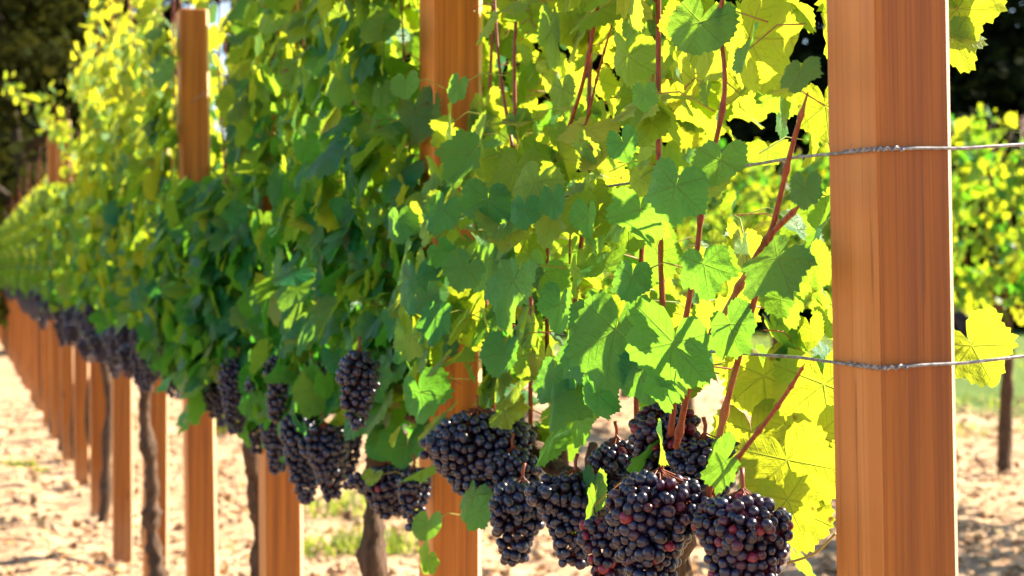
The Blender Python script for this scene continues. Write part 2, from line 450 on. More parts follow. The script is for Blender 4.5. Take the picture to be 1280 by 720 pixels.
def sample_canopy(rs, u0, u1, count, keep):
    P = []; O = []
    while len(P) < count:
        u = rs.uniform(u0 - 0.06, u1 + 0.06)
        top = canopy_top(u); bot = (1.25 if u < 3 else 1.39) + 0.05 * math.sin(u * 7) + abs(rs.normal(0, 0.07))
        h = bot + (top - bot) * (rs.beta(1.0, 1.25) if u < 1 else rs.beta(0.95, 1.6 if u < 3 else 1.9))
        if rs.random() < (0.03 if u < 1 else 0.008): h = bot - rs.uniform(0, 0.12)
        wid = (0.13 if u < 1 else 0.16 if u < 2 else 0.19) * (1 - 0.45 * max(0, (h - 2.1) / 1.0)) * (1 + 0.18 * math.sin(u * 9 + h * 5))
        t = rs.choice([-1, 1]) * wid * (1 - abs(rs.normal(0, 0.33)))
        if u < 1.0 and h < 1.85 and u > 0.3 and rs.random() < 0.5: t = -wid * rs.uniform(0.2, 1.0)
        elif u < 1.0: t = -wid * (1 - abs(rs.normal(0, 0.4))) if rs.random() < 0.22 else rs.uniform(0.0, 0.26)
        if u < -0.02 and t < 0.1: continue
        p = row(u * STEP, t, h)
        if not keep(u, t, h, p, rs): continue
        P.append(p); O.append(-1.0 if t < rs.normal(0, 0.06) else 1.0)
    return np.array(P), np.array(O)

def keep_photo(u, t, h, p, rs):
    """gaps the photographed row has: clear fronts of posts, a thin first bay, the bare head of the fourth post"""
    px, py = proj(p)
    if t < 0.09 and px > 985: return False                       # nothing hangs before the first post
    if px > 1045 and t >= 0.09 and not (py < 30 and px < 1215): return False
    if t < 0.05 and 500 < px < 640 and py < 125: return rs.random() < 0.04
    if t < 0.05 and 505 < px < 560 and py < 215: return rs.random() < 0.15
    if t < -0.03 and 820 < px < 1020 and 100 < py < 640: return rs.random() < 0.35
    if u < 0.09 and t > 0.05 and px < 1045: return False
    if 205 < px < 292 and py < 235 and t < 0.03: return False
    if 205 < px < 292 and py < 215 and u < 3.3 : return rs.random() < 0.12
    if 256 < px < 296 and py < 70: return rs.random() < 0.15
    if 44 < px < 102 and 120 < py < 232 and t < 0.10: return False
    if u < 0.95 and 560 < px < 1000 and py > 520 + 35 * math.sin(px * 0.03): return rs.random() < 0.12
    if 0.0 < u < 1.0 and h < 1.42 and t < 0 and rs.random() < 0.4: return False
    return True

ORD = ['first', 'second', 'third', 'fourth', 'fifth', 'sixth', 'seventh', 'eighth', 'ninth', 'tenth', 'eleventh', 'twelfth',
       'thirteenth', 'fourteenth', 'fifteenth', 'sixteenth', 'seventeenth', 'eighteenth', 'nineteenth', 'twentieth',
       'twenty-first', 'twenty-second', 'twenty-third', 'twenty-fourth', 'twenty-fifth', 'twenty-sixth']

def trunk_points(s, t, lean_s, top, seed, n=16):
    rs = np.random.default_rng(seed)
    pts = []
    ph = rs.uniform(0, 6, 4)
    for q in np.linspace(0, 1, n):
        wob = 0.022 * math.sin(q * 7 + ph[0]) + 0.012 * math.sin(q * 17 + ph[1])
        wob2 = 0.022 * math.sin(q * 6 + ph[2]) + 0.010 * math.sin(q * 15 + ph[3])
        pts.append(row(s + lean_s * q + wob, t + wob2, -0.08 + (top + 0.08) * q))
    return np.array(pts)

def u_at(px, t):
    return float(np.dot(at(px, 400, t) - R0, D)) / STEP

def vine_wood(root, org, s0, s1, trunk_s, lean, seed, hi=True, r=0.026, tt=0.02):
    rs = np.random.default_rng(seed)
    m = MB()
    tp = trunk_points(trunk_s, tt, lean, 1.30, seed, 70 if hi else 14)
    q = np.linspace(0, 1, len(tp))
    rr = r * (1.25 - 0.45 * q) * (1 + 0.16 * np.sin(q * 31 + seed) + 0.10 * np.sin(q * 57)) + 0.012 * np.exp(-q * 14)
    rr = rr * (1 + 0.10 * rs.normal(size=len(tp)).clip(-1.5, 1.5)) * 1.15; m.tube(tp, rr, 16 if hi else 8, rough=0.13)
    m.build('trunk', M['bark'], root, origin=org)
    m = MB()
    for e in (s0, s1):
        k = 22 if hi else 8
        ss = np.linspace(trunk_s + lean, e, k)
        pts = [row(x, 0.02 + 0.018 * math.sin(x * 9 + seed), 1.30 + 0.03 * min(1, abs(x - ss[0]) * 4) + 0.014 * math.sin(x * 13)) for x in ss]
        m.tube(pts, np.linspace(0.019, 0.009, k) * (1 + 0.15 * np.sin(ss * 60)), 10 if hi else 6, rough=0.10)
        if hi:                                                    # spurs
            for x in np.arange(min(ss[0], e) + 0.06, max(ss[0], e), 0.12):
                b = row(x, 0.02, 1.32)
                m.tube([b, b + UP * 0.03 + D * 0.008, b + UP * 0.055 + B * rs.normal(0, 0.01)], [0.010, 0.009, 0.007], 7, 0.08)
    m.build('cordon', M['bark'], root, origin=org)

def shoots(root, org, s0, s1, n, seed, sides=6, top=3.0, extra=(), single=False):
    rs = np.random.default_rng(seed + 500)
    m = MB()
    tips = []
    for i in range(n):
        s = s0 + (s1 - s0) * (i + rs.uniform(0.2, 0.8)) / n
        t = rs.normal(0.02, 0.05); h1 = top + rs.uniform(-0.5, 0.35)
        ds, dt = rs.normal(0, 0.10), rs.normal(0, 0.05)
        pts = [row(s + ds * q + 0.018 * math.sin(q * 9 + i), t + dt * q + 0.015 * math.sin(q * 8 + 2 * i), 1.33 + (h1 - 1.33) * q) for q in np.linspace(0, 1, 14)]
        px, py = proj(np.array(pts))
        if s < 0.12 or px.max() > 925: continue
        m.tube(pts, np.linspace(0.0042, 0.0018, 14), sides)
        if single: m.build('cane', M['cane'], root, origin=org); m = MB()
        tips.append(pts)
    for pts, r0, r1 in extra:
        sp = spline(pts, 40)
        kn = 0.88 + 0.5 * (np.abs(((np.arange(40) + len(pts)) % 7) - 0) < 0.5)
        kn[-4:] *= np.array([0.9, 0.75, 0.55, 0.35])    # swollen nodes
        m.tube(sp, np.linspace(r0, r1, 40) * kn * 0.86, 10)
        m.build('cane', M['cane'], root, origin=org); m = MB()
    if m.n: m.build('cane', M['cane'], root, origin=org)
    return tips

def petioles(P, N, T, S, rs, frac=1.0):
    """thin leaf stalks from each blade back towards the shoots"""
    m = MB(); n = len(P)
    for i in range(n):
        if rs.random() > frac: continue
        p = P[i]
        t = float(np.dot(p - R0, B))
        inn = -np.sign(t) * B * min(abs(t) * 0.6, 0.08) + UP * rs.uniform(-0.02, 0.035) + D * rs.normal(0, 0.02)
        mid = p + inn * 0.5 + UP * 0.012
        e = p + inn
        if max(proj(p)[0], proj(e)[0]) > 1015 and t < 0.1: continue
        m.tube([p - norm(T[i]) * -S[i] * 0.02, mid, e], [0.0008, 0.0009, 0.0011], 5, cap=False)
    return m

# big teal leaves on the camera side: direction of the joint, length in the photograph
hero = [(1000, 88, 58), (1006, 235, 52), (875, 28, 85), (935, 62, 70), (805, 118, 42), (778, 178, 48), (692, 250, 48), (845, 232, 85), (800, 262, 80), (790, 345, 62), (770, 412, 138), (722, 445, 80), (802, 462, 84), (748, 492, 66), (830, 478, 60), (690, 470, 70),
        (692, 500, 78), (842, 428, 122), (972, 322, 98), (912, 405, 80), (642, 350, 85), (628, 440, 62), (508, 105, 42), (572, 108, 42),
        (498, 275, 52), (552, 312, 42), (592, 190, 85), (552, 262, 60), (583, 335, 55), (655, 262, 48), (520, 352, 80), (470, 470, 60), (610, 250, 70),
        (735, 270, 50), (545, 395, 60), (500, 390, 60), (900, 200, 70), (700, 380, 70), (740, 395, 60), (590, 622, 58), (600, 640, 50), (880, 330, 70), (525, 490, 70)]
def hero_leaves(rs):
    P = []; S = []
    for x, y, l in hero:
        p = at(x, y, -0.13 - rs.uniform(0, 0.04) if x < 860 else -0.11); P.append(p); S.append(l / 1.62 * p[1] / 2000.0)
    P = np.array(P); S = np.array(S); n = len(P)
    N = -B * 0.75 - D * 0.45 + UP * rs.uniform(0.05, 0.4, (n, 1)) + rs.normal(size=(n, 3)) * 0.2
    T = -UP + D * rs.normal(0, 0.35, (n, 1)) + B * rs.normal(-0.1, 0.2, (n, 1))
    return P, N, T, S

def vine(i, count, tmpl, mat, trunk_u, lean, label, extra=(), nshoot=14, stalk=1.0, hi=True, big=1.0):
    rs = np.random.default_rng(100 + i)
    s0, s1 = i * STEP + 0.03, (i + 1) * STEP - 0.03
    org = row(trunk_u * STEP, 0.02, 0.0)
    root = empty('grapevine', org, label, 'grapevine', 'grapevines trained along the near trellis row')
    vine_wood(root, org, s0 + (0.33 if i == 0 else 0.05), s1, trunk_u * STEP, lean, 40 + i, hi, 0.026, -0.09 if i == 3 else 0.02)
    shoots(root, org, s0, s1, nshoot, i, 7 if hi else 5, canopy_top(i + 0.5) - 0.05, extra, i < 3)
    P, O = sample_canopy(rs, i, i + 1, count, keep_photo)
    N, T = blades(rs, len(P), O)
    S = rs.gamma(14, 0.056 / 14, len(P)) * big
    S *= 1 - 0.30 * np.clip((P[:, 2] - 2.2) / 0.8, 0, 1)
    # shoots that stand free above the wall of leaves
    Pt = []
    for k in range(7):
        u = i + rs.uniform(0, 1); top = canopy_top(u); b = row(u * STEP, rs.normal(0, 0.06), top - 0.15)
        dirv = UP + D * rs.normal(0, 0.35) + B * rs.normal(0, 0.25); L = rs.uniform(0.2, 0.5) if i < 6 else rs.uniform(0.05, 0.12)
        for q in np.arange(0, L, 0.035): Pt.append(b + dirv * q + rs.normal(size=3) * 0.025)
    Pt = np.array(Pt)
    px, py = proj(Pt)
    Pt = Pt[~((px > 205) & (px < 292) & (py < 235)) & ~((px > 46) & (px < 98) & (py > 130) & (py < 240))]
    if len(Pt):
        n2 = len(Pt); N2, T2 = blades(rs, n2, rs.choice([-1.0, 1.0], n2), 0.6)
        P = np.concatenate([P, Pt]); N = np.concatenate([N, N2]); T = np.concatenate([T, T2]); S = np.concatenate([S, rs.uniform(0.022, 0.042, n2)])
    if i == 0:
        Ph, Nh, Th, Sh = hero_leaves(rs); P = np.concatenate([P, Ph]); N = np.concatenate([N, Nh]); T = np.concatenate([T, Th]); S = np.concatenate([S, Sh])
        r1 = rs.random(len(P)); r2 = rs.random(len(P)); r1[-len(Ph):] *= 0.3; r2[-len(Ph):] *= 0.5; hn = len(Ph)
    else: r1 = rs.random(len(P)); r2 = rs.random(len(P))
    # the young leaves high on the shoots are thinner and yellower
    r2 = np.clip(r2 * 0.6 + 0.55 * (P[:, 2] - (1.8 if i in (1, 2) else 1.45)) / 1.0 + (0.12 if i == 0 else 0), 0, 1)
    if i == 0: r2[-hn:] *= 0.5
    a = leaves_arrays(P, N, T, S, tmpl, rs, r1, r2)
    v, f, uv, rn, mi = join_arrays(a, petioles(P, N, T, S, rs, stalk) if stalk > 0 else MB())
    link('leaves', np_mesh('leaves', v - org, f, mat, uv, True, rn, mi, M['petiole']), root)
    return root

# hand-placed canes of the first bay (the red ones one sees)
def cane(t, *pp): return [at(x, y, t) for x, y in pp]
bay0_canes = [
    (cane(-0.09, (882, 642), (905, 520), (938, 395), (968, 275), (988, 190), (1009, 116)), 0.0050, 0.0030),
    (cane(-0.09, (845, 560), (868, 462), (908, 388), (955, 305), (1000, 256)), 0.0050, 0.0042),
    (cane(-0.09, (838, 545), (850, 440), (862, 372), (872, 308), (880, 240), (905, 120), (900, 20), (915, -50)), 0.0050, 0.0026),
    (cane(-0.09, (893, 618), (925, 570), (962, 522), (988, 485), (1006, 455)), 0.0040, 0.0022),
    (cane(-0.06, (684, 500), (684, 400), (685, 290), (695, 212), (728, 105), (748, 0), (758, -80)), 0.0046, 0.0030),
    (cane(-0.05, (692, 225), (728, 165), (748, 90), (765, 30)), 0.0026, 0.0018),
    (cane(-0.05, (668, 420), (650, 240), (640, 180), (625, 90), (618, 0), (612, -60)), 0.0040, 0.0026),
    (cane(-0.02, (712, 330), (715, 270), (735, 190), (728, 150)), 0.0022, 0.0014),
]
bay1_canes = [
    (cane(0.0, (440, 440), (438, 300), (441, 180), (445, 60), (452, -60)), 0.0055, 0.003),
    (cane(-0.04, (508, 470), (500, 330), (512, 200), (506, 80), (500, -30)), 0.004, 0.0024),
]
SP1 = [
    'bright backlit grapevine with long red canes nearest the big first post',
    'leafy grapevine with a dark gnarled trunk between the second and third posts',
    'dense dark green grapevine between the third and fourth posts',
]
vine(0, 1350, T_HI, M['leaf'], 0.36, -0.02, SP1[0], bay0_canes, 6, 0.5, True, 0.76)
vine(1, 1850, T_HI, M['leaf'], u_at(478, 0.02), 0.03, SP1[1], bay1_canes, 10, 0.5, True, 0.92)
vine(2, 2100, T_MID, M['leaf'], u_at(317, 0.02), -0.05, SP1[2], (), 10, 0.0, True)
for i, tu in ((3, u_at(190, -0.09)), (4, 4.12), (5, u_at(132, 0.02))):
    vine(i, 1500, T_MID if i < 4 else T_LO, M['leaf_far'], tu, 0.02 if i == 3 else 0.08,
         'blurred grapevine with yellow sunlit top between the %s and %s posts' % (ORD[i], ORD[i + 1]), (), 8, 0.0, i == 3)
protos = []
for i in (6, 7, 8):
    protos.append(vine(i, 1350, T_LO, M['leaf_far'], i + 0.45, 0.1, 'blurred grapevine with yellow sunlit top between the %s and %s posts' % (ORD[i], ORD[i + 1]), (), 6, 0.0, False))
NPOST = 25
for i in range(9, NPOST - 1):
    c = copy_tree(protos[1 + i % 2])
    k = i - (7 + i % 2)
    c.location = protos[1 + i % 2].location + Vector([float(x) for x in D * STEP * k])
    c['label'] = 'distant blurred grapevine between the %s and %s posts' % (ORD[i], ORD[i + 1])

# the long shoots that lean out of the far vines, upper left
def arching(root, pts, n, seed):
    org = np.array(root.location); rs = np.random.default_rng(seed)
    sp = spline(pts, 30); m = MB(); m.tube(sp, np.linspace(0.004, 0.0015, 30), 5); m.build('cane', M['cane'], root, origin=org)
    P = sp[rs.integers(3, 30, n)] + rs.normal(size=(n, 3)) * 0.045
    N, T = blades(rs, n, np.full(n, -1.0), 0.6)
    v, f, uv, rn = leaves_arrays(P, N, T, rs.uniform(0.03, 0.055, n), T_MID, rs, rs.random(n), rs.uniform(0.5, 1, n))
    link('shoot_leaves', np_mesh('shoot_leaves', v - org, f, M['leaf_far'], uv, True, rn), root)
arching(protos[1], [at(95, 230, 0.0), at(82, 175, -0.15), at(50, 140, -0.35), at(12, 104, -0.5)], 60, 5)
arching(protos[1], [at(88, 230, 0.0), at(74, 160, -0.1), at(66, 115, -0.15)], 35, 6)

# leaves that stand clear of the first post on its right, part of the first vine but on long side shoots
def set_leaves(root_name, specs, stem=None):
    root = bpy.data.objects[root_name]; org = np.array(root.location)
    rs = np.random.default_rng(77)
    P, N, T, S = [], [], [], []
    for (px, py, t, size, nx, tx, tz) in specs:
        p = at(px, py, t); P.append(p)
        N.append(-B * 0.6 + D * (-0.7) + UP * nx); T.append(D * -0.2 + B * tx - UP * tz); S.append(size)
    P, N, T, S = map(np.array, (P, N, T, S))
    v, f, uv, rn = leaves_arrays(P, N, T, S, T_HI, rs, np.full(len(P), 0.5), np.full(len(P), 0.9))
    link('side_leaves', np_mesh('side_leaves', v - org, f, M['leaf'], uv, True, rn), root)
    m = MB()
    for pts, r in stem or []:
        m = MB(); m.tube(spline(pts, 16), r, 6); m.build('side_shoot', M['petiole'], root, origin=org)
set_leaves('grapevine', [(1215, 432, 0.16, 0.050, 0.3, 0.45, 0.9), (1196, 12, 0.16, 0.052, 0.25, 0.3, 1.0), (1206, -10, 0.18, 0.05, 0.1, 0.8, 0.6),
                         (1190, 45, 0.14, 0.040, 0.3, 0.4, 1.0), (985, 575, 0.02, 0.065, 0.2, 0.3, 1), (1000, 640, 0.05, 0.055, 0.2, 0.15, 1),
                         (1012, 590, 0.06, 0.05, 0.1, 0.1, 1), (985, 625, 0.0, 0.045, 0.3, 0.4, 1), (1022, 545, 0.08, 0.05, 0.2, 0.1, 1), (1030, 480, 0.1, 0.07, 0.2, 0.05, 1), (940, 540, 0.06, 0.06, 0.1, 0.1, 1), (955, 470, 0.08, 0.065, 0.2, 0, 1)],
           [([at(1100, 380, 0.12), at(1170, 405, 0.15), at(1212, 428, 0.16)], 0.0016),
            ([at(1080, -20, 0.12), at(1150, -15, 0.15), at(1196, 12, 0.16)], 0.0018),
            ([at(1045, 668, 0.02), at(1020, 692, 0.02), at(985, 705, 0.0)], 0.0014)])

# ------------------------------------------------------------------ posts
def post_mesh(height, w=0.089, d=0.089, bev=0.0100):
    """square sawn post, arrised edges, rows of rings so that it can warp a little"""
    # the two edges on the sunny side are planed off wider than the front ones
    def ring(h, inset=0.0):
        a, b = w / 2 - inset, d / 2 - inset
        c, k, e = bev, 0.0022, bev
        return [(a - c, -b, h), (a - c * .5, -b + e * .5, h), (a, -b + e, h), (a, b - k, h), (a - k * .3, b - k * .3, h), (a - k, b, h),
                (-a + k, b, h), (-a + k * .3, b - k * .3, h), (-a, b - k, h), (-a, -b + e, h), (-a + c * .5, -b + e * .5, h), (-a + c, -b, h)]
    hs = list(np.linspace(-0.25, height - 0.004, 12))
    V = []
    for h in hs: V += ring(h)
    V += ring(height, 0.004)
    n = 12
    F = []
    for i in range(len(hs)):
        for j in range(n):
            F.append((i * n + j, i * n + (j + 1) % n, (i + 1) * n + (j + 1) % n, (i + 1) * n + j))
    F.append(tuple(range(len(hs) * n, (len(hs) + 1) * n)))
    me = bpy.data.meshes.new('post'); me.from_pydata(V, [], F); me.update()
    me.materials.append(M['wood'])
    return me

POST = {0: (2.75, -0.021), 1: (2.66, 0.002), 2: (2.62, -0.006), 3: (2.60, -0.014), 8: (2.86, -0.01), 9: (2.84, -0.01)}
LOOK = {0: 'big reddish wooden post in front, with two wires tied round it',
        1: 'second wooden post, half hidden behind sunlit leaves',
        2: 'third wooden post, only its orange foot showing below dense leaves',
        3: 'fourth wooden post, its flat top standing clear of the leaves',
        4: 'fifth wooden post, close behind a thin dark vine trunk'}
stap = MB()
stap.tube([(-0.009, 0, 0), (-0.009, -0.004, 0), (0.009, -0.004, 0), (0.009, 0, 0)], 0.0013, 5)
staple_me = stap.mesh('staple', M['wire'])
posts = []
for i in range(NPOST):
    h, lean = POST.get(i, ((2.62 if i < 7 else 2.32) + 0.05 * math.sin(i * 3.1), 0.006 * math.sin(i * 5)))
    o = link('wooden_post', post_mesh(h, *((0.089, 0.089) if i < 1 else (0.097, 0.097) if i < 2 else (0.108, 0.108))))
    o.location = Vector([float(x) for x in row(i * STEP + (0 if i != 1 else -0.06), 0, 0)])
    o.rotation_euler = (0, lean, ROWA + 0.01 * math.sin(i * 7))
    # lean in the picture plane
    o.rotation_euler = (0.0, lean if True else 0, 0); 
    from mathutils import Euler, Matrix
    o.rotation_euler = (Matrix.Rotation(lean, 4, 'Y') @ Matrix.Rotation(ROWA + 0.01 * math.sin(i * 7), 4, 'Z')).to_euler()
    if i == 0: o.location.x += 0.032
    tag(o, LOOK.get(i, '%s wooden post along the row, counted from the big front one' % ORD[i]), 'post', 'wooden trellis posts of the near row')
    posts.append(o)
    if i < 12:
        for hh in (1.54, 1.75, 2.25):
            if hh > h: continue
            s = link('staple', staple_me, o)
            s.rotation_euler = (0, math.radians(90), 0)
            s.location = (0.0, (0.0445 if i < 2 else 0.054), hh)
            s.rotation_euler = (0, math.radians(90), 0)

# ------------------------------------------------------------------ wires
def wire(h, name_label, dh_end, tie=True, start0=True):
    m = MB()
    pts = []
    tt = -0.0475
    for i in range(NPOST - 1, 0, -1):
        pts.append(row(i * STEP, tt - 0.001, h + 0.0 if i else h))
        pts.append(row((i - 0.5) * STEP, tt + 0.004, h - 0.006))
    pts.append(row(0.3, tt - 0.004, h - 0.004))
    w0 = 0.0465
    px0 = 0.032 + math.tan(-0.021) * h                # where the leaning first post stands at this height
    def c(ds, dt, dh=0): 
        q = row(ds, dt, h + dh); q[0] += px0; return q
    pts += [c(0.10, -w0 - 0.002), c(w0, -w0 - 0.001, -0.001), c(0, -w0 - 0.001, -0.002), c(-w0 + 0.004, -w0 - 0.001, -0.002), c(-w0 - 0.001, -w0 + 0.004, -0.002),
            c(-w0 - 0.001, 0, 0.0), c(-w0 - 0.001, w0, 0.001)]
    pts.append(c(-w0 - 0.0, w0 + 0.09, 0.004 + dh_end))
    pts.append(c(-w0 + 0.1, 1.0, 0.02 + 4 * dh_end))
    pts.append(c(0.3, 4.0, 0.02 + 4 * dh_end))
    m.tube(pts, 0.0017, 7)
    # the second strand wrapped round the first on the post's corner
    if tie:
        base = np.array([c(0.01, -w0 - 0.0015, -0.001), c(-0.02, -w0 - 0.002, -0.0015), c(-w0 + 0.003, -w0 - 0.002, -0.002), c(-w0 - 0.003, -w0 + 0.006, -0.002), c(-w0 - 0.003, -0.018, -0.001)])
        ln = spline(base, 60); a = np.linspace(0, 2 * math.pi * 9, 60)
        ln = ln + UP * (np.sin(a) * 0.0022)[:, None] + (-B - D)[None, :] * 0.5 * (np.cos(a) * 0.0018)[:, None]
        m.tube(ln, 0.0010, 5)
    o = m.build('trellis_wire', M['wire'])
    return tag(o, name_label, 'wire', 'trellis wires of the near row')
wire(1.752, 'galvanised wire tied round the upper part of the big front post', 0.004)
wire(1.545, 'galvanised wire tied round the big front post below the other wire', 0.004)
m = MB()
for h in (2.25,):
    m.tube([row((i * 0.5) * STEP, -0.0485, h - (0.008 if i % 2 else 0)) for i in range(0, 2 * NPOST - 1)], 0.0016, 6)
tag(m.build('trellis_wire', M['wire']), 'thin high wire crossing the upper part of the fourth post', 'wire', 'trellis wires of the near row')

# ------------------------------------------------------------------ grapes
def icosphere(sub):
    import bmesh
    bm = bmesh.new(); bmesh.ops.create_icosphere(bm, subdivisions=sub, radius=1.0)
    v = np.array([x.co[:] for x in bm.verts]); f = np.array([[q.index for q in p.verts] for p in bm.faces]); bm.free()
    return v, f
ICO = {1: icosphere(1), 2: icosphere(2), 3: icosphere(3)}

def bunch_points(L, R, r, rs, wing=0.0, dens=1.0):
    pts = []; tries = 0; target = int(dens * 1.9 * (L * R * 2.6) / (r * r * 1.6) * 0.8) + 20
    while len(pts) < target and tries < 9000:
        tries += 1
        v = rs.random() ** 0.9
        prof = R * (math.sin(min(1, v * 3.2 + 0.25) * math.pi / 2)) * (1 - 0.72 * max(0, v - 0.25) ** 1.15 / 0.75)
        a = rs.uniform(0, 2 * math.pi)
        rad = prof * (1 - 0.45 * rs.random() ** 2.2) * (1 + 0.10 * math.sin(3 * a + v * 7))
        p = np.array([math.cos(a) * rad, math.sin(a) * rad, -0.02 - v * L])
        if wing and v < 0.35 and rs.random() < 0.4:
            p[0] += wing * R * rs.random()
        if pts:
            d = np.min(np.sum((np.array(pts) - p) ** 2, 1))
            if d < (1.62 * r) ** 2: continue
        pts.append(p)
    return np.array(pts)

def bunch(P, L, R, r, label, group, rs, lod=2, red=0.0, wing=0.0, tilt=(0, 0), dens=1.0, stem=0.010, squash=1.0):
    root = empty('grape_bunch', P, label, 'grapes', group)
    root.rotation_euler = (tilt[0], tilt[1], rs.uniform(0, 6))
    pts = bunch_points(L, R, r, rs, wing, dens); pts[:, 1] *= squash
    n = len(pts); sv, sf = ICO[lod]
    rad = r * rs.normal(1.0, 0.13, n).clip(0.6, 1.28)
    sq = 1 + rs.normal(0, 0.06, (n, 1, 3)); wob = 1 + 0.05 * np.sin(sv[None, :, :1] * 3 + rs.uniform(0, 6, (n, 1, 1)))
    V = pts[:, None, :] + sv[None] * rad[:, None, None] * sq * wob
    Fc = sf[None] + (np.arange(n) * len(sv))[:, None, None]
    r1 = np.clip(rs.beta(1.4, 2.6, n) * (0.75 if red == 0 else 1.0) + red * rs.random(n), 0, 1); r2 = rs.random(n)
    rn = np.repeat(np.stack([r1, r2], 1), len(sv), axis=0)
    link('berries', np_mesh('berries', V.reshape(-1, 3), [Fc.reshape(-1, 3)], M['berry'], None, True, rn), root)
    m = MB()
    m.tube([(0, 0, stem), (0.003, 0, 0.0), (0, 0.002, -L * 0.4), (0, 0, -L * 0.9)], [0.0026, 0.0024, 0.0018, 0.001], 7)
    for p in pts[:: (1 if lod >= 2 else 4)]:
        z = min(-0.005, p[2] + r * 1.3)
        m.tube([(0, 0, z + 0.004), p * np.array([0.8, 0.8, 1]) + np.array([0, 0, r * 0.5])], 0.0009, 4, cap=False)
    m.build('stem', M['cane'], root)
    return root

rg = np.random.default_rng(11)
G_NEAR = 'ripe grape bunches under the nearest vine'
# px, py of the top, t, L, R, berry, red, wing, label
near = [
    (598, 512, -0.10, 0.165, 0.078, 0.0078, 0.0, 0.2, 'big rounded blue-black bunch hanging against the second post, leftmost of the near cluster'),
    (642, 560, -0.07, 0.090, 0.040, 0.0075, 0.0, 0.0, 'small dark bunch tucked between the big rounded bunch and its lower neighbour'),
    (655, 598, -0.10, 0.118, 0.040, 0.0070, 0.0, 0.3, 'narrow blue-black bunch hanging lowest just right of the second post'),
    (722, 588, -0.10, 0.115, 0.045, 0.0068, 0.0, 0.5, 'tapering blue-black bunch with a point at the bottom, mid cluster'),
    (770, 548, -0.06, 0.085, 0.036, 0.0064, 0.05, 0.0, 'dark bunch half hidden behind the large front bunch'),
    (822, 500, -0.07, 0.110, 0.040, 0.0062, 0.55, 0.0, 'tall reddish bunch rising above the others beneath a broad green leaf'),
    (826, 588, -0.13, 0.135, 0.050, 0.0064, 0.25, 0.4, 'large plump purple bunch in the middle with a few red berries'),
    (770, 640, -0.12, 0.085, 0.036, 0.0063, 0.5, 0.0, 'reddish bunch cut by the bottom edge, left of the large plump one'),
    (880, 545, -0.04, 0.075, 0.040, 0.0064, 0.0, 0.5, 'shaded bunch behind the crossing red canes'),
    (928, 612, -0.11, 0.120, 0.047, 0.0058, 0.40, 0.3, 'wine red and black bunch nearest the big front post'),
]
for (px, py, t, L, R, r, red, wing, lab) in near:
    P = at(px, py, t); P[2] += 0.012
    bunch(P, L, R, r, lab, G_NEAR, rg, 3 if px > 700 else 2, red, wing, (rg.normal(0, .08), rg.normal(0, .08)), 1.0)
G2 = 'grape bunches between the second and fourth posts'
mid = [
    (450, 428, -0.20, 0.130, 0.034, 0.0074, 0, 'slender blue bunch hanging alone in front of the leaves'),
    (487, 440, -0.10, 0.060, 0.018, 0.0065, 0, 'tiny bunch peeping out right of the slender lone bunch'),
    (482, 572, -0.08, 0.095, 0.062, 0.0075, 0.05, 'shaded dark bunch on top of a gnarled vine trunk'),
    (516, 575, -0.09, 0.110, 0.026, 0.0072, 0, 'thin straggling bunch hanging close to the left of the second post'),
    (356, 436, -0.15, 0.150, 0.032, 0.0078, 0, 'long blue bunch, upper one of a chain over the third post'),
    (375, 505, -0.14, 0.200, 0.048, 0.0078, 0, 'broad blue bunch, middle one of a chain over the third post'),
    (352, 505, -0.12, 0.150, 0.042, 0.0078, 0, 'blue bunch, left one of a chain over the third post'),
    (405, 522, -0.13, 0.160, 0.044, 0.0076, 0, 'lowest blue bunch of a chain just right of the third post'),
    (390, 445, -0.12, 0.090, 0.028, 0.0074, 0, 'small bunch half covered by leaves above the third post'),
    (298, 438, -0.14, 0.210, 0.050, 0.0080, 0, 'big blurred blue bunch left of a rough trunk'),
    (268, 452, -0.12, 0.150, 0.050, 0.0080, 0, 'blurred blue bunch directly over the foot of the fourth post'),
    (246, 448, -0.12, 0.140, 0.040, 0.0080, 0, 'blurred small blue bunch left of the foot of the fourth post'),
    (330, 455, -0.13, 0.130, 0.038, 0.0078, 0, 'blue bunch just left of the third post under a broad leaf'),
    (284, 470, -0.10, 0.130, 0.044, 0.0080, 0, 'blurred dark bunch low between the third and fourth posts, behind its neighbours'),
    (228, 432, -0.13, 0.140, 0.042, 0.0080, 0, 'blurred blue bunch left of the head of the fourth post foot, under green leaves'),
    (425, 520, -0.06, 0.120, 0.036, 0.0074, 0, 'dark bunch in the shade between the long chain and the gnarled trunk'),
    (318, 470, -0.08, 0.200, 0.036, 0.0080, 0, 'narrow dark bunch hanging along the rough trunk behind the blue ones'),
]
for (px, py, t, L, R, r, red, lab) in mid:
    P = at(px, py, t)
    bunch(P, L, R, r, lab, G2, rg, 2 if px > 330 else 1, red, 0.3, (rg.normal(0, .07), rg.normal(0, .07)))
far_protos = []
def far_bunch(s, t, h, i, sc=1.0):
    lab = 'blurred blue-black bunch in the grape fringe between the %s and %s posts' % (ORD[i], ORD[i + 1])
    grp = 'grape bunches between the %s and %s posts' % (ORD[i], ORD[i + 1])
    P = row(s, t, h)
    if len(far_protos) < 4:
        b = bunch(P, 0.17 - 0.015 * len(far_protos), 0.052, 0.0090, lab, grp, rg, 1, 0, 0.4); far_protos.append(b)
    else:
        b = copy_tree(far_protos[int(rg.integers(0, 4))]); b.location = Vector([float(x) for x in P]); b['label'] = lab; b['group'] = grp
        b.rotation_euler = (rg.normal(0, .08), rg.normal(0, .08), rg.uniform(0, 6))
    b.scale = (sc, sc, sc)
for i in range(3, 17):
    for k in range(13 if i < 12 else 5):
        u = i + (k + rg.uniform(0.1, 0.9)) / (13 if i < 12 else 5)
        far_bunch(u * STEP, -0.06 - rg.uniform(0, 0.12), 1.36 + rg.normal(0, 0.05), i, rg.uniform(0.85, 1.2))

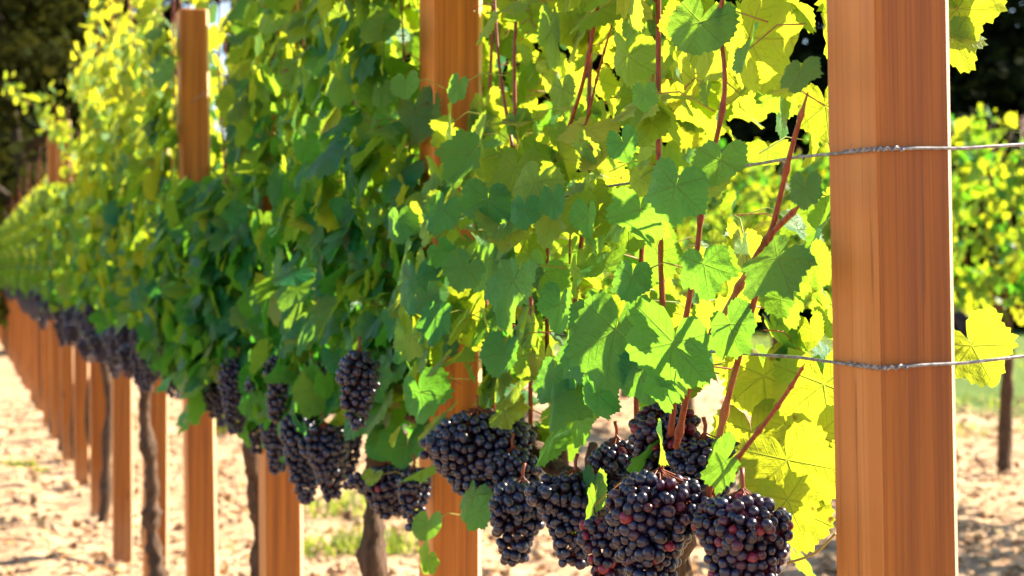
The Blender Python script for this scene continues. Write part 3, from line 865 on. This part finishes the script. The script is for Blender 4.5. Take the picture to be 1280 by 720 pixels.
# ------------------------------------------------------------------ second row, beyond
R2 = 6.97                                         # further across
def row2_vines():
    rs = np.random.default_rng(31)
    first = None
    positions = [0.0]
    base_s = None
    # foot of the trunk seen right of the first post: px 1257, on the second row
    a = (1257 - 640) / 2000.0; z = (0.871 + R2) / (a * B[0] + B[1])
    foot = np.array([a * z, z, 0.0]); s_ref = float(np.dot(foot - R0, D))
    protos = []
    SP = 1.9
    for k in range(-2, 9):
        s = s_ref + k * SP
        side = 'in the row behind, right of the big front post' if k == 0 else None
        lab = {0: 'sunlit yellow-green grapevine with a dark trunk, in the row behind the big front post',
               -1: 'yellow-green grapevine of the row behind, cut by the right edge',
               1: 'grapevine of the row behind, its canopy close beside the big front post'}.get(k, 'grapevine of the row behind, glimpsed through gaps in the near leaves')
        org = row(s, R2, 0.0)
        if len(protos) < 3:
            root = empty('grapevine', org, lab, 'grapevine', 'grapevines of the row behind')
            m = MB(); tp = np.array([row(s + 0.05 * math.sin(q * 5), R2 + 0.04 * math.sin(q * 4 + k), -0.1 + 1.4 * q) for q in np.linspace(0, 1, 14)])
            m.tube(tp, np.linspace(0.062, 0.04, 14) * (1 + 0.12 * np.sin(np.arange(14) * 2.1)), 9, 0.1); m.build('trunk', M['bark'], root, origin=org)
            m = MB()
            for e in (-SP / 2, SP / 2): m.tube([row(s + e * q, R2, 1.28 + 0.04 * math.sin(q * 9)) for q in np.linspace(0, 1, 8)], np.linspace(0.025, 0.012, 8), 6, 0.08)
            for j in range(14):
                x = s + rs.uniform(-SP / 2, SP / 2); t = R2 + rs.normal(0, 0.06)
                m.tube([row(x, t, 1.3), row(x + rs.normal(0, .1), t + rs.normal(0, .1), 2.0), row(x + rs.normal(0, .15), t + rs.normal(0, .15), 2.8)], [0.006, 0.005, 0.003], 5)
            m.build('cane', M['cane'], root, origin=org)
            n = 800; P = []
            while len(P) < n:
                x = rs.uniform(-SP / 2 - .1, SP / 2 + .1); top = 2.78 + 0.2 * math.sin(x * 4 + k * 2) + 0.12 * math.sin(x * 11)
                h = 1.25 + (top - 1.25) * rs.beta(1.0, 1.0); wd = 0.26 * (1 - 0.3 * (h - 1.25))
                t = R2 + rs.normal(0, 1) * wd * 0.7
                P.append(row(s + x, t, h))
            P = np.array(P); O = rs.choice([-1.0, 1.0], n); N, T = blades(rs, n, O, 0.6)
            S = rs.gamma(9, 0.062 / 9, n)
            v, f, uv, rn = leaves_arrays(P, N, T, S, T_MID, rs, rs.uniform(0, 0.9, n), rs.uniform(0.0, 0.9, n))
            link('leaves', np_mesh('leaves', v - org, f, M['leaf_far'], uv, True, rn), root)
            protos.append(root)
        else:
            c = copy_tree(protos[k % 3]); c.location = Vector([float(x) for x in org]); c['label'] = lab
        for q in range(4):
            if k > 2: break
            P = row(s + rs.uniform(-0.8, 0.8), R2 - 0.2, 1.27 + rs.normal(0, 0.04))
            b = copy_tree(far_protos[q]); b.location = Vector([float(x) for x in P])
            b['label'] = 'far bluish grape bunch under the row behind the big front post'; b['group'] = 'grape bunches of the row behind'
row2_vines()

# ------------------------------------------------------------------ ground
def fbm(x, y, sc, oct=4, seed=0.0):
    out = np.zeros(len(x)); amp = 1.0
    for k in range(oct):
        f = sc * 2 ** k
        out += amp * np.array([mnoise.noise(Vector((a * f + seed, b * f - seed, seed * 0.7 + k * 3.1))) for a, b in zip(x, y)])
        amp *= 0.5
    return out
def ground():
    fx = np.concatenate([-np.geomspace(400, 6.2, 26), np.linspace(-6, 6.5, 300), np.geomspace(6.8, 400, 26)])
    fy = np.concatenate([-np.geomspace(200, 1.2, 12), np.linspace(-1, 6.9, 40), np.linspace(7, 18, 260), np.geomspace(18.2, 600, 40)])
    X, Y = np.meshgrid(fx, fy); x = X.ravel(); y = Y.ravel()
    near = (np.abs(x) < 12) & (y > 2) & (y < 24)
    h = np.zeros(len(x))
    h[near] = 0.026 * fbm(x[near], y[near], 1.6, 2, 2.0) + 0.022 * np.abs(fbm(x[near], y[near], 5.0, 3, 9.0)) - 0.012
    h += -0.0
    # cultivated ridges parallel to the row
    across = x * B[0] + y * B[1]
    h[near] += 0.012 * np.sin(across[near] * 9 + 1.5 * np.sin(x[near] * 2) + y[near])
    nx = len(fx); ny = len(fy)
    i, j = np.meshgrid(np.arange(ny - 1), np.arange(nx - 1), indexing='ij'); i = i.ravel(); j = j.ravel()
    F = np.stack([i * nx + j, i * nx + j + 1, (i + 1) * nx + j + 1, (i + 1) * nx + j], 1)
    o = link('ground', np_mesh('ground', np.stack([x, y, h], 1), [F], M['soil']))
    tag(o, kind='structure')
ground()

def scatter_ground():
    rs = np.random.default_rng(8)
    sv, sf = ICO[1]
    n = 6500
    y = rs.uniform(5, 20, n); lo = -0.36 * y; hi = 0.36 * y; x = lo + (hi - lo) * rs.random(n)
    r = rs.gamma(2.0, 0.006, n) + 0.005
    V = np.stack([x, y, 0.008 + 0 * x], 1)[:, None, :] + sv[None] * (r[:, None, None] * np.array([1, 1, 0.7])) * (1 + rs.normal(0, 0.18, (n, len(sv), 1)))
    Fc = sf[None] + (np.arange(n) * len(sv))[:, None, None]
    o = link('soil_clods', np_mesh('soil_clods', V.reshape(-1, 3), [Fc.reshape(-1, 3)], M['clod'], smooth=False))
    tag(o, 'crumbs and clods of dry soil lying all over the tan ground', 'soil', kind='stuff')
    n = 3600
    y = rs.uniform(5, 18, n); x = (-0.36 + 0.72 * rs.random(n)) * y
    P = np.stack([x, y, 0.03 + 0.01 * rs.random(n)], 1); N = UP + rs.normal(size=(n, 3)) * 0.35; T = rs.normal(size=(n, 3))
    v, f, uv, rn = leaves_arrays(P, N, T, rs.uniform(0.02, 0.045, n), T_LO, rs)
    o = link('fallen_leaves', np_mesh('fallen_leaves', v, f, M['dryleaf'], uv, True, rn))
    tag(o, 'dry brown fallen vine leaves scattered on the soil', 'leaves', kind='stuff')

def prunings():
    rs = np.random.default_rng(18); m = MB()
    for _ in range(260):
        y = rs.uniform(6, 17); x = (-0.36 + 0.72 * rs.random()) * y; a = rs.uniform(0, 6.28); L = rs.uniform(0.08, 0.4)
        p = np.array([x, y, 0.035]); d = np.array([math.cos(a), math.sin(a), 0])
        m.tube([p, p + d * L * .5 + np.array([0, 0, .01]) + rs.normal(size=3) * 0.01, p + d * L], [0.004, 0.0035, 0.002], 5)
    tag(m.build('prunings', M['bark']), 'brown cut twigs and prunings strewn over the tan soil', 'twigs', kind='stuff')
prunings()

def grass(name, label, spots, seed):
    rs = np.random.default_rng(seed)
    V, F4, UV, RN = [], [], [], []
    c = 0
    for (cx, cy, rad, n, hh) in spots:
        for _ in range(n):
            a = rs.uniform(0, 6.28); q = rad * math.sqrt(rs.random())
            p = np.array([cx + math.cos(a) * q * 1.4, cy + math.sin(a) * q, -0.01])
            d = rs.normal(size=3) * 0.35; d[2] = 1; h = hh * rs.uniform(0.4, 1.2); w = rs.uniform(0.003, 0.007) * (1 + hh * 4)
            sd = np.array([math.cos(a * 3), math.sin(a * 3), 0]) * w
            m_ = p + d * h * 0.55; e = p + d * h + np.array([d[0], d[1], -0.3]) * h * 0.3
            V += [p - sd, p + sd, m_ - sd * .8, m_ + sd * .8, e - sd * .1, e + sd * .1]
            F4 += [(c, c + 1, c + 3, c + 2), (c + 2, c + 3, c + 5, c + 4)]
            r = (rs.random(), rs.random()); RN += [r] * 6; UV += [(0, 0)] * 6; c += 6
    o = link(name, np_mesh(name, np.array(V), [np.array(F4)], M['grass'], np.array(UV), True, np.array(RN)))
    tag(o, label, 'grass', kind='stuff')
scatter_ground()
def gp(px, py):
    z = HC * 2000 / (py - 332); return (px - 640) / 2000 * z, z
sp = []
rs = np.random.default_rng(4)
for (px, py, rad, n, h) in [(300, 540, 0.25, 200, 0.30), (285, 500, 0.3, 160, 0.28), (440, 640, 0.35, 180, 0.16), (500, 625, 0.35, 160, 0.16), (400, 690, 0.22, 120, 0.12),
                            (545, 600, 0.4, 200, 0.15), (25, 582, 0.10, 120, 0.07), (50, 590, 0.06, 70, 0.05), (1240, 540, 0.5, 200, 0.08), (470, 690, 0.2, 160, 0.16)]:
    x, y = gp(px, py); sp.append((x, y, rad, n, h))
grass('weeds', 'sunlit green weeds growing on the soil behind the near posts', sp, 3)
sp = []
for k in range(150):
    s = rs.uniform(-4, 34); t = rs.uniform(R2 + 3.2, R2 + 10)
    p = row(s, t); sp.append((p[0], p[1], 0.8, 60, 0.16))
grass('grass', 'green grass strip in the sun beyond the second row', sp, 6)

# ------------------------------------------------------------------ background trees
def tree(x, y, H, CR, n, label, seed, mat, name='broadleaf_tree', cb=0.12, leaf=0.22, group='dark trees behind the vineyard'):
    rs = np.random.default_rng(seed)
    root = empty(name, (x, y, 0), label, 'tree', group)
    m = MB()
    tr = [(0.3 * math.sin(q * 3 + seed), 0.3 * math.cos(q * 2 + seed), H * 0.9 * q - 0.2) for q in np.linspace(0, 1, 10)]
    m.tube(tr, np.linspace(0.035 * H * 0.7, 0.04, 10), 9, 0.06)
    for k in range(12):
        q = rs.uniform(0.2, 0.85); a = rs.uniform(0, 6.28); b = np.array([0.3 * math.sin(q * 3 + seed), 0.3 * math.cos(q * 2 + seed), H * 0.9 * q])
        e = b + np.array([math.cos(a), math.sin(a), 0.6]) * CR * rs.uniform(0.5, 0.9) * (1.1 - q * .6)
        m.tube([b, (b + e) / 2 + np.array([0, 0, 0.2]), e], [0.10, 0.06, 0.02], 6)
    m.build('trunk', M['treebark'], root)
    C = []
    nc = 90
    for k in range(nc):
        q = rs.random(); z = H * (cb + (1 - cb) * q)
        R = CR * math.sin(math.pi * min(0.97, 0.12 + 0.86 * q)) ** 0.6 * rs.uniform(0.45, 1.0)
        a = rs.uniform(0, 6.28); C.append((math.cos(a) * R, math.sin(a) * R, z, rs.uniform(0.5, 1.2) * CR * 0.30))
    C = np.array(C); w = rs.integers(0, nc, n)
    dirs = norm(rs.normal(size=(n, 3))); rad = C[w, 3] * rs.random(n) ** 0.4
    P = C[w, :3] + dirs * rad[:, None] * np.array([1, 1, 0.7])
    N = dirs + UP * 0.6 + rs.normal(size=(n, 3)) * 0.6; T = rs.normal(size=(n, 3)) - UP * 0.5
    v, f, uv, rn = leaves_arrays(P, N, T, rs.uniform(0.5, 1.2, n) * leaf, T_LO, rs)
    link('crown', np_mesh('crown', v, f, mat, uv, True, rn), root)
    return root
def tpos(px, z): return (px - 640) / 2000 * z, z
x, y = tpos(20, 30)
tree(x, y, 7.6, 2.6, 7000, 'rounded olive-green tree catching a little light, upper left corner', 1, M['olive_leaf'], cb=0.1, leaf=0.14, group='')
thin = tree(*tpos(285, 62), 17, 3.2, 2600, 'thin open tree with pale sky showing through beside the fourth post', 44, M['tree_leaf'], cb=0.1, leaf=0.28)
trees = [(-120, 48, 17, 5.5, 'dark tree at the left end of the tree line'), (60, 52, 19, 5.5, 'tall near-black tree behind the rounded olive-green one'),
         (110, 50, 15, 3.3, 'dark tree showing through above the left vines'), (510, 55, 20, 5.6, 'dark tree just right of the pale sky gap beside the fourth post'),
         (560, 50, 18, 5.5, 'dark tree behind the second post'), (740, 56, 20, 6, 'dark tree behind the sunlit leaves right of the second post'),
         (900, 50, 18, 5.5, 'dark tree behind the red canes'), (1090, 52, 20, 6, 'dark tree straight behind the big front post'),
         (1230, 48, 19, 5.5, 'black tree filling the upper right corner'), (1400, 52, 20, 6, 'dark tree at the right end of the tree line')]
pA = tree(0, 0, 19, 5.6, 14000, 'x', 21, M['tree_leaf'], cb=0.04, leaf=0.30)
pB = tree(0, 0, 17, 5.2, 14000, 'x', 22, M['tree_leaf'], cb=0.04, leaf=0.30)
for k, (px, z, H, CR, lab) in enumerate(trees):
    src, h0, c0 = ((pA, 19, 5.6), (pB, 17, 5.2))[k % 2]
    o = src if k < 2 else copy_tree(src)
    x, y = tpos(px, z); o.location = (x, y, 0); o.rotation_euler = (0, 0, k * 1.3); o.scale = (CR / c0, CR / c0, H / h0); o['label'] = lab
# lower hedge-like trees close the gaps near the ground
hp = tree(0, 0, 7, 4.2, 6000, 'x', 33, M['tree_leaf'], cb=0.02, leaf=0.24, group='low dark trees below the tree line')
first = True
for k, px in enumerate((-60, 90, 260, 420, 590, 760, 930, 1080, 1210, 1340)):
    o = hp if first else copy_tree(hp); first = False
    x, y = tpos(px, 43); o.location = (x, y, 0); o.rotation_euler = (0, 0, k * 2.1); o.scale = (1, 1, 0.8 + 0.25 * math.sin(k * 2.0))
    o['label'] = 'low dark bushy tree glimpsed under the %s' % ['left end of the tree line', 'olive-green tree', 'pale sky gap', 'dark tree right of the sky gap', 'trees behind the second post',
                 'trees right of the second post', 'trees behind the red canes', 'tree behind the big front post', 'black tree at upper right', 'right end of the tree line'][k]

# ------------------------------------------------------------------ light
SUN_EL = 36.0
sun_h = norm(np.array(D * 0.10 + B * 0.995))
az = math.atan2(sun_h[0], sun_h[1])                # clockwise from +Y
sd = np.array([sun_h[0] * math.cos(math.radians(SUN_EL)), sun_h[1] * math.cos(math.radians(SUN_EL)), math.sin(math.radians(SUN_EL))])
L = bpy.data.lights.new('sun', 'SUN'); L.energy = 5.0; L.angle = math.radians(0.55); L.color = (1.0, 0.88, 0.69)
lo = bpy.data.objects.new('sun', L); COL.objects.link(lo)
lo.rotation_euler = Vector([float(v) for v in sd]).to_track_quat('Z', 'Y').to_euler()
W = bpy.data.worlds.new('World'); SC.world = W; W.use_nodes = True
nt = W.node_tree; bg = nt.nodes['Background']
sky = nt.nodes.new('ShaderNodeTexSky'); sky.sky_type = 'NISHITA'; sky.sun_disc = False
sky.sun_elevation = math.radians(SUN_EL); sky.sun_rotation = az
sky.air_density = 1.0; sky.dust_density = 0.4; sky.ozone_density = 1.0
nt.links.new(sky.outputs[0], bg.inputs[0]); bg.inputs[1].default_value = 0.065

# ------------------------------------------------------------------ camera
cam = bpy.data.cameras.new('camera'); cam.lens = 56.25; cam.sensor_width = 36.0; cam.clip_start = 0.05; cam.clip_end = 2000
co = bpy.data.objects.new('camera', cam); COL.objects.link(co)
co.location = (0, 0, HC); co.rotation_euler = (math.radians(90 - 0.80), 0, 0)
cam.dof.use_dof = True; cam.dof.focus_distance = 1.85; cam.dof.aperture_fstop = 7.5
SC.camera = co

SC.view_settings.view_transform = 'Standard'; SC.view_settings.look = 'None'
SC.view_settings.exposure = 2.3; SC.view_settings.gamma = 1.0
SC.cycles.max_bounces = 8; SC.cycles.diffuse_bounces = 4; SC.cycles.transmission_bounces = 6; SC.cycles.glossy_bounces = 2
SC.cycles.use_denoising = True; SC.cycles.sample_clamp_indirect = 6.0
SC.cycles.use_adaptive_sampling = True; SC.cycles.adaptive_threshold = 0.02
